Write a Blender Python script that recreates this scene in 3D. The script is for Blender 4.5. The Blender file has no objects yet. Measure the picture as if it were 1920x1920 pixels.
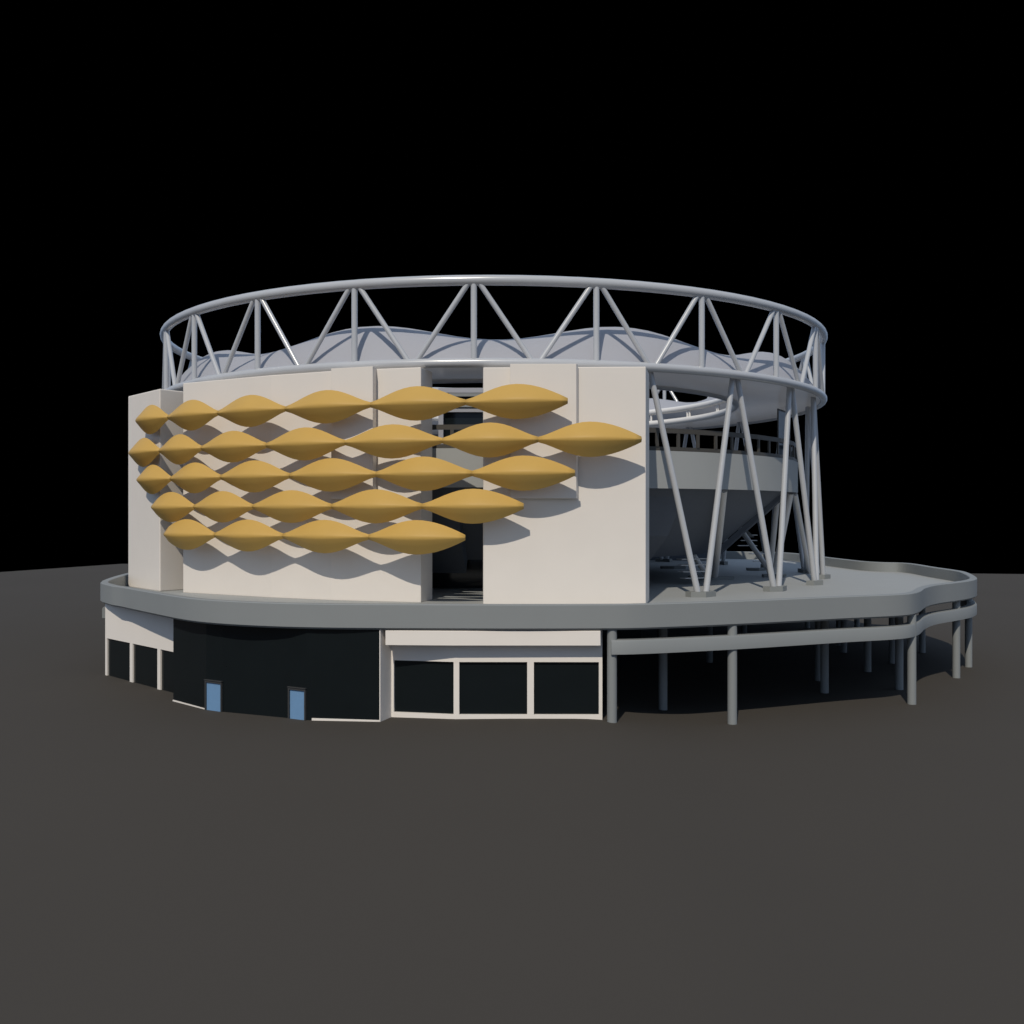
import bpy, bmesh, math, random
from mathutils import Vector
PI=math.pi
F=1866.67                      # 35 mm lens, 36 mm sensor, 1920 px
CAMZ=14.0
S=bpy.context.scene
COL=S.collection
def X(px,d): return (px-960)*d/F
def Z(rel): return CAMZ+rel

# ------------------------------------------------------------------ materials
def mat(name,col,rough=.6,spec=.5,metal=0,var=.06,scale=3.0,bump=.0,coat=0,trans=0):
    m=bpy.data.materials.new(name); m.use_nodes=True
    nt=m.node_tree; b=nt.nodes['Principled BSDF']
    tc=nt.nodes.new('ShaderNodeTexCoord'); n=nt.nodes.new('ShaderNodeTexNoise')
    n.inputs['Scale'].default_value=scale; n.inputs['Detail'].default_value=6
    nt.links.new(tc.outputs['Object'],n.inputs['Vector'])
    r=nt.nodes.new('ShaderNodeValToRGB')
    r.color_ramp.elements[0].position=.3; r.color_ramp.elements[1].position=.7
    r.color_ramp.elements[0].color=[c*(1-var) for c in col]+[1]
    r.color_ramp.elements[1].color=[min(1,c*(1+var)) for c in col]+[1]
    nt.links.new(n.outputs['Fac'],r.inputs['Fac'])
    nt.links.new(r.outputs['Color'],b.inputs['Base Color'])
    b.inputs['Roughness'].default_value=rough
    b.inputs['Specular IOR Level'].default_value=spec
    b.inputs['Metallic'].default_value=metal
    b.inputs['Coat Weight'].default_value=coat
    if bump:
        bp=nt.nodes.new('ShaderNodeBump'); bp.inputs['Strength'].default_value=bump; bp.inputs['Distance'].default_value=.02
        n2=nt.nodes.new('ShaderNodeTexNoise'); n2.inputs['Scale'].default_value=scale*12
        nt.links.new(tc.outputs['Object'],n2.inputs['Vector'])
        nt.links.new(n2.outputs['Fac'],bp.inputs['Height']); nt.links.new(bp.outputs['Normal'],b.inputs['Normal'])
    return m
M=dict(
 cream=mat('cream_render',(.71,.66,.60),.55,.4,var=.012,scale=.5),
 shop=mat('white_shop_render',(.80,.745,.68),.55,.4,var=.012,scale=.5),
 concrete=mat('grey_concrete',(.232,.245,.245),.6,.4,var=.015,scale=.4),
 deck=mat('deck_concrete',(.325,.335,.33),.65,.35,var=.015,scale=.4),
 gold=mat('gold_paint',(.52,.325,.085),.5,.22,var=.015,scale=.8),
 tube=mat('white_steel',(.44,.45,.465),.24,.95,var=.01,scale=.5),
 warmtube=mat('white_inner_steel',(.74,.72,.69),.35,.5,var=.01,scale=.5),
 membrane=mat('roof_membrane',(.42,.425,.46),.55,.4,var=.012,scale=.3),
 soffit=mat('roof_soffit',(.87,.86,.84),.18,.5,var=.02,scale=.2),
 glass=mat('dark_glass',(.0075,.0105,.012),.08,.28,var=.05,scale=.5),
 ground=mat('dark_asphalt',(.061,.055,.048),.9,.08,var=.02,scale=.05),
 rail=mat('dark_bronze',(.06,.055,.047),.5,.4,var=.03),
 frame=mat('dark_door_frame',(.045,.045,.045),.5,.4,var=.03),
 blue=mat('blue_door_paint',(.15,.28,.46),.45,.4,var=.02),
 foot=mat('grey_footing',(.21,.22,.215),.7,.3,var=.02),
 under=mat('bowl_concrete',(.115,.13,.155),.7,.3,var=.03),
 pane=mat('bluish_glass',(.06,.085,.11),.15,.1,var=.02),
)

def fabric(m,w,col):
    nt=m.node_tree; b=nt.nodes['Principled BSDF']; out=nt.nodes['Material Output']
    t=nt.nodes.new('ShaderNodeBsdfTranslucent'); t.inputs['Color'].default_value=(*col,1)
    x=nt.nodes.new('ShaderNodeMixShader'); x.inputs['Fac'].default_value=w
    nt.links.new(b.outputs[0],x.inputs[1]); nt.links.new(t.outputs[0],x.inputs[2]); nt.links.new(x.outputs[0],out.inputs['Surface'])
fabric(M['membrane'],.2,(.8,.8,.82)); fabric(M['soffit'],.48,(.95,.92,.88))

# ------------------------------------------------------------------ helpers
def link(name,bm,m,parent=None,smooth=False,bevel=0,loc=None):
    me=bpy.data.meshes.new(name)
    bmesh.ops.recalc_face_normals(bm,faces=bm.faces)
    if smooth:
        for f in bm.faces: f.smooth=True
    if loc is not None:
        bmesh.ops.translate(bm,verts=bm.verts,vec=-Vector(loc))
    bm.to_mesh(me); bm.free()
    o=bpy.data.objects.new(name,me); COL.objects.link(o)
    me.materials.append(m)
    if smooth and smooth!='all':
        try: me.set_sharp_from_angle(angle=math.radians(smooth))
        except Exception: pass
    if loc is not None: o.location=loc
    if parent: o.parent=parent
    if bevel:
        b=o.modifiers.new('bevel','BEVEL'); b.width=bevel; b.segments=2; b.limit_method='ANGLE'
    return o
def part(name,bm,m,parent,**k):
    # parents stand at the world origin unless given an own place; children keep world coordinates
    o=link(name,bm,m,parent,**k)
    return o
def empty(name,label,cat,loc=(0,0,0),group=None):
    o=bpy.data.objects.new(name,None); COL.objects.link(o); o.location=loc
    o['label']=label; o['category']=cat
    if group: o['group']=group
    return o
def tube(bm,a,b,r,n=20,r2=None):
    a=Vector(a); b=Vector(b); d=(b-a).normalized()
    u=d.orthogonal().normalized(); v=d.cross(u); r2=r2 or r
    va=[bm.verts.new(a+r*(math.cos(2*PI*i/n)*u+math.sin(2*PI*i/n)*v)) for i in range(n)]
    vb=[bm.verts.new(b+r2*(math.cos(2*PI*i/n)*u+math.sin(2*PI*i/n)*v)) for i in range(n)]
    for i in range(n): bm.faces.new((va[i],va[(i+1)%n],vb[(i+1)%n],vb[i]))
    bm.faces.new(va); bm.faces.new(vb)
def torus(bm,c,R,z,r,seg=92,n=20,a0=0,a1=2*PI):
    full=abs(a1-a0-2*PI)<1e-6; k=seg if full else seg+1; rings=[]
    for i in range(k):
        t=a0+(a1-a0)*i/seg
        rings.append([bm.verts.new((c[0]+(R+r*math.cos(p))*math.sin(t), c[1]-(R+r*math.cos(p))*math.cos(t), z+r*math.sin(p))) for p in [2*PI*j/n for j in range(n)]])
    for i in range(seg):
        A=rings[i]; B=rings[(i+1)%k]
        for j in range(n): bm.faces.new((A[j],A[(j+1)%n],B[(j+1)%n],B[j]))
    if not full: bm.faces.new(rings[0]); bm.faces.new(rings[-1])
def prism(bm,pts,z0,z1):
    a=[bm.verts.new((p[0],p[1],z0)) for p in pts]; b=[bm.verts.new((p[0],p[1],(z1[i] if isinstance(z1,(list,tuple)) else z1))) for i,p in enumerate(pts)]
    n=len(pts)
    for i in range(n): bm.faces.new((a[i],a[(i+1)%n],b[(i+1)%n],b[i]))
    bm.faces.new(a); bm.faces.new(b)
def box(bm,x0,x1,y0,y1,z0,z1): prism(bm,[(x0,y0),(x1,y0),(x1,y1),(x0,y1)],z0,z1)
def BM(): return bmesh.new()
def catmull(P,k=6,closed=True):
    out=[]; n=len(P)
    rng=range(n) if closed else range(n-1)
    for i in rng:
        g=lambda j:Vector(P[j%n]) if closed else Vector(P[max(0,min(n-1,j))])
        p0,p1,p2,p3=g(i-1),g(i),g(i+1),g(i+2)
        for s in range(k):
            t=s/k
            out.append(.5*((2*p1)+(-p0+p2)*t+(2*p0-5*p1+4*p2-p3)*t*t+(-p0+3*p1-3*p2+p3)*t**3))
    if not closed: out.append(Vector(P[-1]))
    return out
def offset(P,d,closed=True):
    n=len(P); out=[]
    for i in range(n):
        a=P[(i-1)%n] if closed or i>0 else P[i]; b=P[(i+1)%n] if closed or i<n-1 else P[i]
        t=(Vector(b)-Vector(a)).normalized(); out.append(Vector(P[i])+Vector((-t.y,t.x))*d)
    return out

# ------------------------------------------------------------------ ground (slightly stepped terrain: a little higher towards the left)
def gz(x,y=0):
    t=max(0,min(1,(x-4)/9)); t=t*t*(3-2*t)
    return (.85+.01*max(-25,min(0,x)))*(1-t)+.12*t
bm=BM()
# outline of the finite sheet the photo shows, clockwise from above
GO=[(-60,-25),(60,-25),(150,60),(X(2150,213),213),(X(1920,222.5),222.5),(X(1760,226),226),(X(1500,262),262),(X(1300,259),259),(X(228,257.5),257.5),(X(0,222),222),(-150,150),(-130,40)]
xs=[-200,-150,-100,-60,-25,-12,0]+[4+i*.75 for i in range(13)]+[20,40,80,120,200]
vs=[bm.verts.new((x,y,0)) for x,y in GO]; f=bm.faces.new(vs)
for x in xs:
    bmesh.ops.bisect_plane(bm,geom=bm.verts[:]+bm.edges[:]+bm.faces[:],plane_co=(x,0,0),plane_no=(1,0,0))
for v in bm.verts: v.co.z=gz(v.co.x)
r=bmesh.ops.extrude_face_region(bm,geom=bm.faces[:])
for e in r['geom']:
    if isinstance(e,bmesh.types.BMVert): e.co.z-=1.0
g=link('ground',bm,M['ground'],smooth=30); g['kind']='structure'

# ------------------------------------------------------------------ the stadium
ST=empty('stadium','pale round stadium with gold leaf bands, open truss ring and grey podium on stilts','stadium',(0,0,0))

# --- podium slab
OUT=[(63.0,-5.8,None)]
L=[(-36.9,97),(X(191,84.0),84.0),(X(204,79.0),79.0),(X(227.6,76.9),76.9),(X(271.6,72.9),72.9),(X(342.6,67.7),67.7),(X(407,65.3),65.3),(X(508.5,63.6),63.6),
 (X(624,62.8),62.8),(X(786,62.5),62.5),(X(950,62.3),62.3),(X(1120,62.4),62.4),(X(1212,62.8),62.8),(X(1390,65.0),65.0),(X(1582,68.3),68.3),
 (X(1690,70.2),70.2),(X(1722,72.4),72.4),(X(1736,76.4),76.4),(X(1758,79.4),79.4),(X(1800,82.4),82.4),(X(1825,85.0),85.0),(X(1831.5,88.6),88.6),
 (X(1814,95.8),95.8),(X(1794,99.5),99.5),(X(1756,104.7),104.7),(X(1717,111.5),111.5),(X(1690,114.2),114.2),(X(1655,115.2),115.2),(X(1621,117.6),117.6),(X(1582,123.2),123.2),
 (X(1544,129.8),129.8),(X(1505,138),138),(X(1467,143.5),143.5),(X(1424,145.3),145.3),(27,148),(10,152),(-8,151),(-22,143),(-32,128),(-37.3,112)]
OUTL=[Vector(p) for p in catmull(L,4)]
# clockwise or not: make sure "inside" offset sign is right
def area(P): return sum(P[i].x*P[(i+1)%len(P)].y-P[(i+1)%len(P)].x*P[i].y for i in range(len(P)))/2
sgn=1 if area(OUTL)>0 else -1
def ins(d): return offset(OUTL,d*sgn)
ZR=Z(-5.80); ZD=Z(-6.88); ZB=Z(-7.41)
prof=[(0,ZB+.12),(0,ZR-.05),(.05,ZR),(.55,ZR),(.6,ZR-.05),(.62,ZD)]
bm=BM(); loops=[]
for d,z in prof: loops.append([bm.verts.new((p.x,p.y,z)) for p in ins(d)])
n=len(OUTL)
bot=[bm.verts.new((p.x,p.y,ZB)) for p in ins(.12)]
for A,B in zip([bot]+loops[:-1],loops):
    for i in range(n): bm.faces.new((A[i],A[(i+1)%n],B[(i+1)%n],B[i]))
bm.faces.new(bot)
podium=part('podium_slab',bm,M['concrete'],ST,smooth=35)
bm=BM(); bm.faces.new([bm.verts.new((p.x,p.y,ZD+.004)) for p in ins(.63)])
dk=part('deck_surface',bm,M['deck'],podium)

# fascia fix: the slab body needs a lid under the deck
# --- ring beam below the slab
cl=ins(.02); ci=ins(.80)
def nearest(P,x,y): return min(range(len(P)),key=lambda i:(P[i].x-x)**2+(P[i].y-y)**2)
i0=nearest(OUTL,X(1148,62.6),62.6); i1=nearest(OUTL,X(193,83.4),83.4)
idx=[]; i=i0
while True:
    idx.append(i%n)
    if i%n==i1: break
    i+=1
    if len(idx)>n: break
bm=BM(); rings=[]
BZ0,BZ1=Z(-8.95),Z(-8.06)
for k in idx:
    o,p=cl[k],ci[k]
    rings.append([bm.verts.new((o.x,o.y,BZ0)),bm.verts.new((o.x,o.y,BZ1-.1)),bm.verts.new((o.x*.93+p.x*.07,o.y*.93+p.y*.07,BZ1)),bm.verts.new((p.x,p.y,BZ1)),bm.verts.new((p.x,p.y,BZ0))])
for A,B in zip(rings,rings[1:]):
    for j in range(5): bm.faces.new((A[j],A[(j+1)%5],B[(j+1)%5],B[j]))
bm.faces.new(rings[0]); bm.faces.new(rings[-1])
part('ring_beam',bm,M['concrete'],ST,smooth=35)

def edge_d(px):
    k=(px-960)/F; best=None
    for i in range(n):
        a,b=OUTL[i],OUTL[(i+1)%n]; fa,fb=a.x-k*a.y,b.x-k*b.y
        if fa*fb<=0 and fa!=fb:
            d=a.y+(b.y-a.y)*(-fa/(fb-fa))
            if best is None or d<best: best=d
    return best
# --- podium columns
cols=[(1147.5,63.25),(1243,69.3),(1373,65.45),(1535,82.0),(1546,76.5),(1582,98.5),(1573,103.6),(1626.7,86.6),(1606.5,116),(1673,91.4),(1686,77.9),
      (1709.5,70.95),(1729,98.4),(1793,83.4),(1816,89.2),(1513.5,119),(1435,138),(1480,128),(1395,104),(1330,92)]
proto=None
for px,d in cols:
    if px in (1147.5,1373,1709.5): d=edge_d(px)+(.50 if px<1700 else .95)
    x=X(px,d)
    bm=BM(); h=ZB-.003-gz(x); tube(bm,(0,0,-.1),(0,0,h),.31,28)
    part('podium_column',bm,M['concrete'],ST,smooth=40).location=(x,d,gz(x))

# --- ground floor, left: white wall with shop windows
GL=.50
def wall(name,P,z0,z1,th,m,parent,bevel=0):
    # P ordered left to right (seen from camera), thickness goes away from camera
    Q=[]
    for i in range(len(P)):
        a=Vector(P[max(0,i-1)]); b=Vector(P[min(len(P)-1,i+1)]); t=(b-a).normalized(); Q.append(Vector(P[i])+Vector((-t.y,t.x))*th)
    bm=BM(); k=len(P); r=[]
    for p,q in zip(P,Q): r.append([bm.verts.new((p[0],p[1],z0)),bm.verts.new((p[0],p[1],z1)),bm.verts.new((q.x,q.y,z1)),bm.verts.new((q.x,q.y,z0))])
    for A,B in zip(r,r[1:]):
        for j in range(4): bm.faces.new((A[j],A[(j+1)%4],B[(j+1)%4],B[j]))
    bm.faces.new(r[0]); bm.faces.new(r[-1])
    return part(name,bm,m,parent,bevel=bevel)
lw=[(X(197.3,81.8),81.8),(X(325.4,73.5),73.5)]
def lerp(P,t): return (P[0][0]+(P[1][0]-P[0][0])*t, P[0][1]+(P[1][1]-P[0][1])*t)
def tpx(P,px): # parameter along the wall where it is seen at column px
    k=(px-960)/F; (x0,y0),(x1,y1)=P
    return (k*y0-x0)/((x1-x0)-k*(y1-y0))
lw2=[lw[0],lerp(lw,1.15)]
left_wall=wall('shop_wall',lw2,Z(-10.34),ZB-.004,.5,M['shop'],ST)
for a,b in ((197.3,200.6),(243.3,248.6),(295.0,300.6)):
    wall('pier',[lerp(lw,tpx(lw,a)),lerp(lw,tpx(lw,b))],GL-.05,Z(-10.34)-.002,.5,M['shop'],left_wall)
for a,b in ((200.6,243.3),(248.6,295.0),(300.6,332)):
    p,q=lerp(lw,tpx(lw,a)),lerp(lw,tpx(lw,b))
    nx=Vector((-(q[1]-p[1]),q[0]-p[0])).normalized()*.12
    wall('shop_window',[(p[0]+nx.x,p[1]+nx.y),(q[0]+nx.x,q[1]+nx.y)],GL-.05,Z(-10.34)-.002,.1,M['glass'],left_wall)
# --- dark glazed wall
DW=[(X(325,70.5),70.5),(X(386.7,67.3),67.3),(X(417,66.5),66.5),(X(542,64.2),64.2),(X(574.5,63.5),63.5),(X(711.6,62.85),62.85)]
DWe=DW+[(X(711.6,62.78)+.012,62.8)]
dark=wall('glazed_wall',DW,GL-.05,ZB-.005,.3,M['glass'],ST)
bm=BM(); prism(bm,[DW[0],(DW[0][0]+.28,DW[0][1]+.13),(DW[0][0]+1.9,DW[0][1]+5.2),(DW[0][0]+1.6,DW[0][1]+5.3)],GL-.05,ZB-.01)
part('end_return',bm,M['glass'],dark)
def fwd(P,e): # push points outward to camera
    out=[]
    for i in range(len(P)):
        a=Vector(P[max(0,i-1)]); b=Vector(P[min(len(P)-1,i+1)]); t=(b-a).normalized(); out.append(tuple(Vector(P[i])-Vector((-t.y,t.x))*e))
    return out
for P,gl in (([DW[0],DW[1]],.62),([(X(585,63.45),63.45),DW[5]],.78)):
    wall('plinth_strip',fwd(P,.05),GL-.05,gl+.09,.045,M['shop'],dark)
# slim white edge trim at the right end of the glazing and white return towards the shop front
SW=[(X(733,64.2),64.2),(X(854,63.38),63.38),(X(1129.4,63.33),63.33)]
bm=BM(); a=DW[5]; prism(bm,[(a[0]+.003,a[1]-.06),(a[0]+.06,a[1]-.06),(SW[0][0]+.03,SW[0][1]),(SW[0][0]-.5,SW[0][1]+.2)],GL-.05,ZB-.006)
part('return_wall',bm,M['shop'],ST)
# doors
for px0,px1,y0,bx0,bx1 in ((386.6,418,1276.7,391.7,414.4),(542.3,575,1288.5,544.5,572.8)):
    i=1 if px0<500 else 3
    a,b=DW[i],DW[i+1]
    P=[lerp([a,b],tpx([a,b],px0)),lerp([a,b],tpx([a,b],px1))]
    t=(Vector(P[1])-Vector(P[0])); L_=t.length; t.normalize(); nn=Vector((t.y,-t.x))
    base=Vector(P[0])+nn*.02; w=.10
    hgt=2.02; GL=.64 if px0<500 else .70
    def loc_box(bm,u0,u1,v0,v1,z0,z1):
        prism(bm,[tuple(base+t*u0+nn*v0),tuple(base+t*u0+nn*v1),tuple(base+t*u1+nn*v1),tuple(base+t*u1+nn*v0)],z0,z1)
    bm=BM(); loc_box(bm,w+.02,L_-w-.02,0,.04,GL-.05,GL+hgt-.16)
    door=part('door',bm,M['blue'],ST)
    bm=BM(); loc_box(bm,0,w,0,.12,GL-.05,GL+hgt); loc_box(bm,L_-w,L_,0,.12,GL-.05,GL+hgt); loc_box(bm,w,L_-w,0,.12,GL+hgt-.14,GL+hgt)
    part('door_frame',bm,M['frame'],door)
    bm=BM(); loc_box(bm,-.02,L_+.02,0,.17,GL+hgt+.002,GL+hgt+.05)
    part('door_hood',bm,M['frame'],door)

GL=.50
# --- shop front (white frame, three windows, white canopy band)
zw0,zw1=Z(-12.9),Z(-9.55)   # glass bottom / top
zt=Z(-9.37)
shop=wall('shop_front',SW,Z(-9.55),ZB-.006,.5,M['shop'],ST)
wall('sill',SW,GL-.05,zw0,.5,M['shop'],shop)
def seg_pt(px):
    for P in (SW[0:2],SW[1:3]):
        t=tpx(P,px)
        if -1e-6<=t<=1+1e-6: return lerp(P,t)
    return lerp(SW[1:3],tpx(SW[1:3],px))
for a,b in ((733,738.4),(850.5,861.0),(988.5,1001.0),(1123,1129.4)):
    wall('pier',[seg_pt(a),seg_pt(b)],zw0+.002,zw1-.002,.5,M['shop'],shop)
for a,b in ((738.4,850.5),(861,988.5),(1001,1123)):
    P=[seg_pt(a),seg_pt(b)]
    wall('shop_window',fwd(P,-.2),zw0+.002,zw1-.002,.06,M['glass'],shop)
CA=[(X(722.5,62.75),62.75),(X(850,62.5),62.5),(X(1126,62.5),62.5)]
cz0,cz1=Z(-8.40),Z(-7.46)
bm=BM(); prism(bm,CA+[(X(1128,63.31),63.31),(X(850,63.35),63.35),(X(733,64.1),64.1)],cz0,cz1)
part('canopy_band',bm,M['shop'],ST,bevel=.03)
# right flank of the ground floor, going back under the podium
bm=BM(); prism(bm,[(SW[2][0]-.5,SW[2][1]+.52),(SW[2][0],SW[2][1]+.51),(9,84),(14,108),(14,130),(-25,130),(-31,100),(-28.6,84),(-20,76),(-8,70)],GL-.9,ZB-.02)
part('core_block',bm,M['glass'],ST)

# --- upper facade walls
ZTOP=Z(10.85)
def panel(name,P,z0,z1,th,parent=ST):
    return wall(name,P,z0,z1,th,M['cream'],parent,bevel=.06)
# tower
A=(X(240,91.6),91.6);B=(X(299.6,86.0),86.0);C=(X(345.5,88.0),88.0);D=(A[0]+1.5,A[1]+1.75)
bm=BM(); prism(bm,[A,B,C,D],ZD-.01,Z(10.66)); part('facade_panel',bm,M['cream'],ST,bevel=.1)
LW=[(X(343,85.0),85.0),(X(508.5,80.0),80.0),(X(621,77.6),77.6),(X(705,76.5),76.5),(X(789.3,75.6),75.6)]
lf=panel('facade_panel',LW,ZD-.01,Z(11.0),2.7)
RW=[(X(906,73.75),73.75),(X(1211,73.35),73.35)]
bm=BM(); prism(bm,[RW[0],RW[1],(X(1217.3,77.2),77.2),(X(906,73.75)-.1,76.6)],ZD-.01,Z(10.72))
rf=part('facade_panel',bm,M['cream'],ST,bevel=.06)
# projecting boxes on the facade
bm=BM(); prism(bm,[(X(956.5,73.0),73.0),(X(1080.5,72.9),72.9),(X(1084,73.3),73.3),(X(957,73.6),73.6)],Z(1.0),Z(10.86))
part('raised_box',bm,M['cream'],rf,bevel=.02)
bm=BM(); prism(bm,[(X(621,76.6),76.6),(X(699,75.4),75.4),(X(706,76.45),76.45),(X(621,77.55),77.55)],Z(1.0),Z(11.04))
part('raised_box',bm,M['cream'],lf,bevel=.02)

# --- gold bands
RC=[(215,92.3),(241,89.7),(300,84.65),(400,80.5),(530,77.1),(690,74.1),(870,72.35),(1065,71.4),(1203,71.3),(1300,71.6)]
RCP=[Vector((X(a,b),b)) for a,b in RC]
RS=catmull(RCP,24,closed=False)
RS=[p for p in RS]
def rc_at(px):
    k=(px-960)/F
    for a,b in zip(RS,RS[1:]):
        fa,fb=a.x-k*a.y,b.x-k*b.y
        if fa<=0<=fb:
            t=-fa/(fb-fa) if fb!=fa else 0
            return a.lerp(b,t),(b-a).normalized()
    return RS[0],(RS[1]-RS[0]).normalized()
cum=[0]
for a,b in zip(RS,RS[1:]): cum.append(cum[-1]+(b-a).length)
def rc_len(px):
    p,_=rc_at(px); i=min(range(len(RS)),key=lambda j:(RS[j]-p).length)
    j=i if i<len(RS)-1 else i-1
    t=(RS[j+1]-RS[j]).normalized(); return cum[j]+(p-RS[j]).dot(t)
def rc_s(s):
    for j in range(len(cum)-1):
        if cum[j]<=s<=cum[j+1]:
            return RS[j].lerp(RS[j+1],(s-cum[j])/(cum[j+1]-cum[j])), None
    return RS[-1],None
def rc_frame(s):
    p,_=rc_s(s); a,_=rc_s(max(0,s-.4)); b,_=rc_s(s+.4); t=(b-a).normalized()
    return p,Vector((-t.y,t.x))     # inward normal (away from camera)
rows=[(7.97,(264,316,409,535.6,694.7,873.4,1064.7)),
      (5.21,(251,300,378.5,500,647.7,829.4,1009.5,1202.8)),
      (2.80,(266,321,414.4,543.4,704.9,885.3,1078.2)),
      (.42,(293,365,474.7,622,792.2,982)),
      (-1.86,(316,403,531.2,691.3,872.4))]
names=['topmost gold band of six bulging leaves','second gold band from the top, the longest, of seven leaves','middle gold band of six leaves','fourth gold band from the top, five leaves','lowest gold band, the shortest, four leaves']
for (zr,necks),lab in zip(rows,names):
    ss=[rc_len(p) for p in necks]
    # thin spine carrying the leaves
    bm=BM(); prev=None; k=0; rr=[]
    s=ss[0]+.25
    while s<ss[-1]-.25:
        p,nn=rc_frame(s)
        q0=p-nn*.10; q1=p+nn*.02
        rr.append([bm.verts.new((q0.x,q0.y,Z(zr)-.05)),bm.verts.new((q0.x,q0.y,Z(zr)+.05)),bm.verts.new((q1.x,q1.y,Z(zr)+.09)),bm.verts.new((q1.x,q1.y,Z(zr)-.09))]); s+=.6
    for a,b in zip(rr,rr[1:]):
        for j in range(4): bm.faces.new((a[j],a[(j+1)%4],b[(j+1)%4],b[j]))
    bm.faces.new(rr[0]); bm.faces.new(rr[-1])
    band=part('gold_band',bm,M['gold'],ST); band['label']=lab
    for u,(s0,s1) in enumerate(zip(ss,ss[1:])):
        bm=BM(); N=14; loops=[]
        first=(u==0); last=(u==len(ss)-2)
        for i in range(N+1):
            q=i/N; s=s0+(s1-s0)*q
            sn=math.sin(PI*q)
            e=1.30
            if (last and q>.5) or (first and q<.5): e=.95
            a=.20+1.07*sn**e
            if first: a=.20+1.07*math.sin(PI*min(1,.13+.87*q))**(1.0 if q<.5 else 1.15) if q<1 else .20
            p,nn=rc_frame(s)
            dp=-1.0*(a/1.27)
            sec=[(0,a),(dp*.46,a*.57),(dp*.90,a*.17),(dp,0),(dp*.90,-a*.17),(dp*.46,-a*.57),(0,-a),(.05,0)]
            loops.append([bm.verts.new((p.x+nn.x*y,p.y+nn.y*y,Z(zr)+z)) for y,z in sec])
        for A_,B_ in zip(loops,loops[1:]):
            m_=len(A_)
            for j in range(m_): bm.faces.new((A_[j],A_[(j+1)%m_],B_[(j+1)%m_],B_[j]))
        bm.faces.new(loops[0]); bm.faces.new(loops[-1])
        part('gold_leaf',bm,M['gold'],band,smooth=80)

# --- ring truss and roof
RCX,RCY,RR=-1.834,111.3,35.0
ZU,ZL=Z(17.77),Z(11.45)
NN=22.9; T0=-.0312
STEP=2*PI/23
CN=(RCX,RCY)
def rp(t,r,z): return (RCX+r*math.sin(t),RCY-r*math.cos(t),z)
bm=BM(); torus(bm,CN,RR,ZU,.40); up=part('upper_ring',bm,M['tube'],ST,smooth='all')
bm=BM(); torus(bm,CN,RR,ZL,.36); lo=part('lower_ring',bm,M['tube'],ST,smooth='all')
for i in range(23):
    t=T0+i*STEP
    bm=BM(); tube(bm,rp(t,RR,ZL+.2),rp(t,RR,ZU-.2),.235,20); part('truss_post',bm,M['tube'],up,smooth=40)
    for sg in (-1,1):
        bm=BM(); tube(bm,rp(t+sg*.011,RR,ZU-.15),rp(t+sg*(STEP/2-.009),RR,ZL+.15),.205,20); part('truss_brace',bm,M['tube'],up,smooth=40)
# membrane: nine bulging lobes between the lower ring and the inner ring
RI=26.2
bm=BM(); NT=144; NR=12; g_=[]
for i in range(NT):
    t=2*PI*i/NT; row=[]
    for j in range(NR+1):
        u=j/NR; r=34.75+(RI-34.75)*u
        amp=2.66+.74*math.cos(9*(t-math.radians(21)))
        z=11.62+(12.75-11.62)*u+amp*math.sin(PI*min(1,u*1.02))**.85*(1-.12*u)
        if u>.97: z=12.75
        row.append(bm.verts.new(rp(t,r,Z(z))))
    g_.append(row)
for i in range(NT):
    for j in range(NR): bm.faces.new((g_[i][j],g_[(i+1)%NT][j],g_[(i+1)%NT][j+1],g_[i][j+1]))
roof=part('roof_membrane',bm,M['membrane'],ST,smooth='all')
bm=BM(); g_=[]
for i in range(NT):
    t=2*PI*i/NT; row=[]
    for j in range(7):
        u=j/6; r=34.85+(RI-34.85)*u; z=11.3+.55*math.sin(PI*u)*.6
        row.append(bm.verts.new(rp(t,r,Z(z))))
    g_.append(row)
for i in range(NT):
    for j in range(6): bm.faces.new((g_[i][j],g_[(i+1)%NT][j],g_[(i+1)%NT][j+1],g_[i][j+1]))
part('roof_soffit',bm,M['soffit'],roof,smooth='all')
bm=BM(); torus(bm,CN,RI,Z(11.4),.37); part('inner_ring',bm,M['warmtube'],roof,smooth='all')
bm=BM(); torus(bm,CN,RI,Z(12.85),.37); part('inner_ring',bm,M['warmtube'],roof,smooth='all')
for i in range(23):
    t=T0+(i+.5)*STEP
    bm=BM(); tube(bm,rp(t-.006,RI,Z(11.6)),rp(t-.006,RI,Z(12.7)),.13,12); tube(bm,rp(t+.012,RI,Z(11.6)),rp(t+.012,RI,Z(12.7)),.13,12)
    part('ring_spacer',bm,M['warmtube'],roof,smooth=40)

# --- leaning V columns standing on the deck
for i in list(range(2,23)):
    t=T0+i*STEP
    if 15<=i<=18 or i>=20: continue        # there the facade panels carry the roof
    c=Vector(rp(t,RR,0)); tan=Vector((math.cos(t),math.sin(t),0)); rad=Vector((math.sin(t),-math.cos(t),0))
    bm=BM()
    pts=[c-tan*1.2+rad*.1,c-tan*.2+rad*.75,c+tan*1.2+rad*.35,c+tan*1.2-rad*.45,c+tan*.2-rad*.1,c-tan*1.2-rad*.6]
    prism(bm,[(p.x,p.y) for p in pts],ZD+.006,ZD+.44)
    ft=part('column_footing',bm,M['foot'],ST)
    for sg in (-1,1):
        a=c+tan*sg*.42; a.z=ZD+.3
        b=Vector(rp(t+sg*(STEP/2-.008),34.1,Z(11.45)))
        bm=BM(); tube(bm,a,b,.26,20,.235); part('leaning_column',bm,M['tube'],ft,smooth=40)

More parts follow.
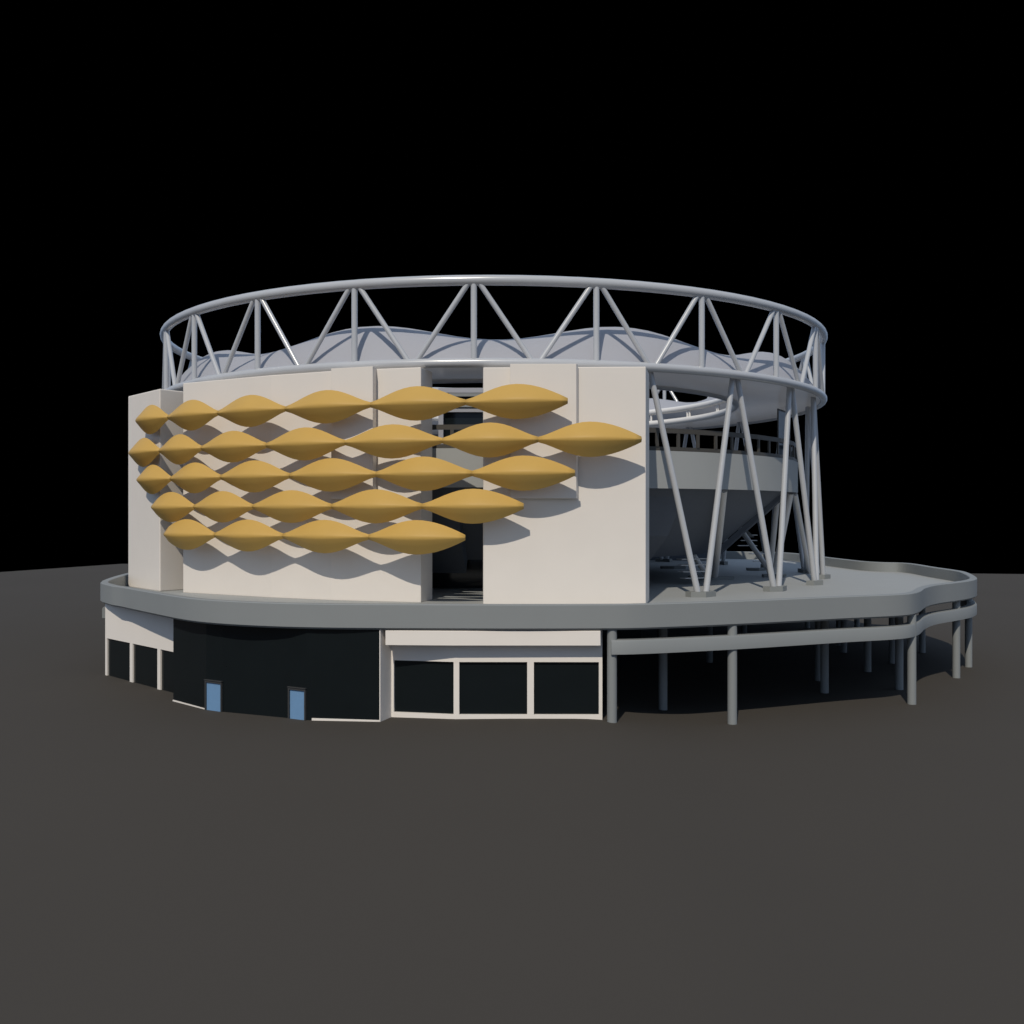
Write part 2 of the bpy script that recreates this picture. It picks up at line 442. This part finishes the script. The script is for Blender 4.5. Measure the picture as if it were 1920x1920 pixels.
# --- seating bowl
RB=32.5
bm=BM(); prof=[(RB-.45,Z(5.06)),(RB,Z(5.06)),(RB,Z(1.95)),(RB-1.6,Z(1.9)),(23.8,Z(-4.2)),(23.1,Z(-4.2)),(23.1,Z(-3.2)),(RB-1.0,Z(3.8))]
TB0,TB1=math.radians(-100),math.radians(260); K=46; rr=[]
for i in range(K+1):
    t=TB0+(TB1-TB0)*i/K; rr.append([bm.verts.new(rp(t,r,z)) for r,z in prof])
m_=len(prof)
rr.pop()
for a,b in zip(rr,rr[1:]+rr[:1]):
    for j in range(m_): bm.faces.new((a[j],a[(j+1)%m_],b[(j+1)%m_],b[j]))
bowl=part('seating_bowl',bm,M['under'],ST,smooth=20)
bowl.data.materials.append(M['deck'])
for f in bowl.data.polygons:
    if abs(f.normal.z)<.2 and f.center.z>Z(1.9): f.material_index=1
bm=BM(); prism(bm,[rp(2*PI*i/46+TB0,23.2,0)[:2] for i in range(46)],Z(-4.1),Z(-3.6)); part('bowl_floor',bm,M['under'],bowl)
TR0,TR1=math.radians(-62),math.radians(84)
def arcbox(bm,r0,r1,z0,z1,t0,t1,k):
    rr=[]
    for i in range(k+1):
        t=t0+(t1-t0)*i/k; rr.append([bm.verts.new(rp(t,r0,z0)),bm.verts.new(rp(t,r0,z1)),bm.verts.new(rp(t,r1,z1)),bm.verts.new(rp(t,r1,z0))])
    for a,b in zip(rr,rr[1:]):
        for j in range(4): bm.faces.new((a[j],a[(j+1)%4],b[(j+1)%4],b[j]))
    bm.faces.new(rr[0]); bm.faces.new(rr[-1])
bm=BM(); arcbox(bm,RB-.1,RB-.3,Z(5.07),Z(5.40),TR0,TR1,16); part('railing_bar',bm,M['rail'],bowl)
bm=BM(); arcbox(bm,RB-.1,RB-.3,Z(6.55),Z(6.95),TR0,TR1,16); part('railing_bar',bm,M['rail'],bowl)
tp=math.radians(-24.5)
while tp<TR1-.02:
    bm=BM(); arcbox(bm,RB-.12,RB-.28,Z(5.40)+.002,Z(6.55)-.002,tp,tp+.0085,1); part('railing_post',bm,M['rail'],bowl); tp+=.0665
# radial end wall rib under the bowl
bm=BM(); t=math.radians(72)
P=[rp(t,RB-1.8,Z(1.80)),rp(t,23.9,Z(-4.25)),rp(t,24.2,Z(-4.75)),rp(t,RB-1.7,Z(1.3))]
Q=[(a+.35,b+.35,c) for a,b,c in P]
va=[bm.verts.new(p) for p in P]; vb=[bm.verts.new(p) for p in Q]
for j in range(4): bm.faces.new((va[j],va[(j+1)%4],vb[(j+1)%4],vb[j]))
bm.faces.new(va); bm.faces.new(vb); part('raking_beam',bm,M['under'],bowl)
def hexa(P,Q):
    bm=BM(); va=[bm.verts.new(p) for p in P]; vb=[bm.verts.new(p) for p in Q]; k=len(P)
    for j in range(k): bm.faces.new((va[j],va[(j+1)%k],vb[(j+1)%k],vb[j]))
    bm.faces.new(va); bm.faces.new(vb); return bm
def cone_pt(t,u,off): # u=0 at the top of the slope, 1 at its foot; off pushes outwards/down
    r=RB-1.6+(23.8-RB+1.6)*u; z=1.9-6.1*u
    return rp(t,r+off*.66,Z(z-off*.75))
for t0_,t1_ in ((math.radians(25.5),math.radians(33.5)),(math.radians(-12),math.radians(-5))):
    P=[cone_pt(t0_,.03,-.2),cone_pt(t0_,1.0,-.2),cone_pt(t0_,1.0,1.5),cone_pt(t0_,.5,1.3)]
    Q=[cone_pt(t1_,.03,-.2),cone_pt(t1_,1.0,-.2),cone_pt(t1_,1.0,1.5),cone_pt(t1_,.5,1.3)]
    part('entrance_chute',hexa(P,Q),M['under'],bowl)
# bowl struts
def strut(px0,d0,z0,px1,d1,z1,r): 
    bm=BM(); tube(bm,(X(px0,d0),d0,Z(z0)),(X(px1,d1),d1,Z(z1)),r,16); part('bowl_strut',bm,M['warmtube'],bowl,smooth=40)
strut(1340,101.5,-6.7,1357,87.2,1.95,.33)
strut(1328,101.5,-6.7,1292,100,-3.6,.26)
strut(1452,105,-6.7,1482,101.5,1.9,.33)
strut(1449,105,-6.7,1379,112,-1.1,.28)
strut(1443,106,-6.7,1458,104,1.6,.28)
strut(1518,111.5,-6.9,1491,101.8,1.8,.25)
for px,d,w in ((1334,101.5,2.3),(1452,105,1.2),(1262,121,1.5),(1420,117,1.2)):
    bm=BM(); x=X(px,d); prism(bm,[(x-w,d-.3),(x,d-.75),(x+w,d-.15),(x+w,d+.4),(x,d+.2),(x-w,d+.5)],ZD+.006,ZD+.32); part('strut_footing',bm,M['foot'],bowl)
# stairs hanging under the bowl: flights of thin treads
for px,d,zz,w in ((1301,96.0,-6.35,1.5),(1299,96.5,-5.75,1.6),(1297,97,-5.15,1.7),(1296,97.5,-4.6,1.6)):
    x=X(px,d); bm=BM()
    prism(bm,[(x-w*.75,d-1.6),(x-w*.35,d-1.5),(x+w,d-.2),(x+w,d+.25),(x-w*.2,d+.3),(x-w,d-.9)],Z(zz),Z(zz)+.07)
    part('stair_landing',bm,M['warmtube'],bowl)
for px,d,zz,w in ((1404,114,-3.3,.9),(1401,114.5,-3.9,1.1),(1408,115,-2.7,.7),(1420,113.5,-4.8,.9),(1428,112.5,-5.6,.9)):
    bm=BM(); x=X(px,d); box(bm,x-w,x+w,d-.3,d+.4,Z(zz),Z(zz)+.07); part('stair_landing',bm,M['warmtube'],bowl)
for k in range(15):
    t=k/14; px=1384+t*24; d=112.5+t*1.5; z=-1.35-t*1.5; x=X(px,d)
    bm=BM(); box(bm,x-.34,x+.34,d-.15,d+.15,Z(z)-.035,Z(z)+.035); part('stair_tread',bm,M['foot'],bowl)
# tall glazed screen at the end of the terrace
bm=BM()
P0=Vector((X(1459.5,99.5),99.5)); P1=Vector((X(1482,104),104)); t=(P1-P0).normalized(); L_=(P1-P0).length
for u0,u1,z0,z1 in ((0,.16,5.1,10.35),(L_-.16,L_,5.1,10.35),(.16,L_-.16,10.2,10.35),(.16,L_-.16,6.95,7.1),(.16,L_-.16,5.1,5.25)):
    a=P0+t*u0; b=P0+t*u1; n_=Vector((-t.y,t.x))*.12
    prism(bm,[tuple(a),tuple(b),tuple(b+n_),tuple(a+n_)],Z(z0),Z(z1))
sc=part('glazed_screen',bm,M['rail'],ST)
bm=BM(); a=P0+t*.17; b=P0+t*(L_-.17); o_=Vector((-t.y,t.x)); a=a+o_*.04; b=b+o_*.04
prism(bm,[tuple(a),tuple(b),tuple(b+o_*.04),tuple(a+o_*.04)],Z(5.26),Z(10.19)); part('pane',bm,M['pane'],sc)

# --- inside: low rear wall, core and commentary box
bm=BM(); prism(bm,[(-25,140.5),(0,145),(27.6,140.8),(27.6,141.6),(0,145.8),(-25,141.3)],ZD-.01,Z(3.6)); part('rear_wall',bm,M['under'],ST)
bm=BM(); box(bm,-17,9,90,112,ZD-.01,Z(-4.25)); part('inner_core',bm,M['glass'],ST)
bm=BM(); d=93
x0,x1=X(822,d),X(950,d)
def fr(bm,xa,xb,za,zb,w,y0,y1):
    box(bm,xa,xa+w,y0,y1,za,zb); box(bm,xb-w,xb,y0,y1,za,zb); box(bm,xa+w,xb-w,y0,y1,zb-w,zb); box(bm,xa+w,xb-w,y0,y1,za,za+w)
fr(bm,x0,x1,Z(5.2),Z(11.6),.45,d,d+5)
booth=part('commentary_box',bm,M['membrane'],ST)
bm=BM(); fr(bm,x0+1.0,x0+4.2,Z(9.8),Z(11.1),.3,d-.05,d+.25); part('window_frame',bm,M['concrete'],booth)
bm=BM(); box(bm,x0+.46,x1-.46,d+.6,d+.7,Z(5.66),Z(11.14)); part('booth_glass',bm,M['glass'],booth)
bm=BM(); box(bm,x0+.46,x1-.46,d+.1,d+.5,Z(9.35),Z(9.75)); part('transom',bm,M['membrane'],booth)

# ------------------------------------------------------------------ light
S.world=bpy.data.worlds.new('World'); S.world.use_nodes=True
bgn=S.world.node_tree.nodes['Background']; bgn.inputs['Color'].default_value=(0,0,0,1); bgn.inputs['Strength'].default_value=0
def sun(name,direction,energy,angle,color):
    l=bpy.data.lights.new(name,'SUN'); l.energy=energy; l.angle=math.radians(angle); l.color=color
    o=bpy.data.objects.new(name,l); COL.objects.link(o)
    o.rotation_euler=Vector(direction).to_track_quat('-Z','Y').to_euler(); return o
az=math.radians(14); el=math.radians(45)
sun('sun_lamp',(math.sin(az)*math.cos(el),math.cos(az)*math.cos(el),-math.sin(el)),2.72,.5,(1,.92,.80))
sun('sky_fill',(0,0,-1),.8,179,(.56,.72,1.0))
for a_ in (45,135,225,315):      # sky light from low above the horizon, four quarters
    r_=math.radians(a_); e_=math.radians(22)
    sun('sky_fill',(math.cos(r_)*math.cos(e_),math.sin(r_)*math.cos(e_),-math.sin(e_)),.36,100,(.49,.68,1.0))

# ------------------------------------------------------------------ camera
c=bpy.data.cameras.new('camera'); co=bpy.data.objects.new('camera',c); COL.objects.link(co)
co.location=(0,0,CAMZ); co.rotation_euler=(PI/2,0,0); c.lens=35; c.sensor_width=36; c.clip_end=2000; c.clip_start=.5
S.camera=co
S.view_settings.view_transform='Standard'; S.view_settings.look='None'; S.view_settings.gamma=1; S.view_settings.exposure=0
S.view_settings.use_curve_mapping=False
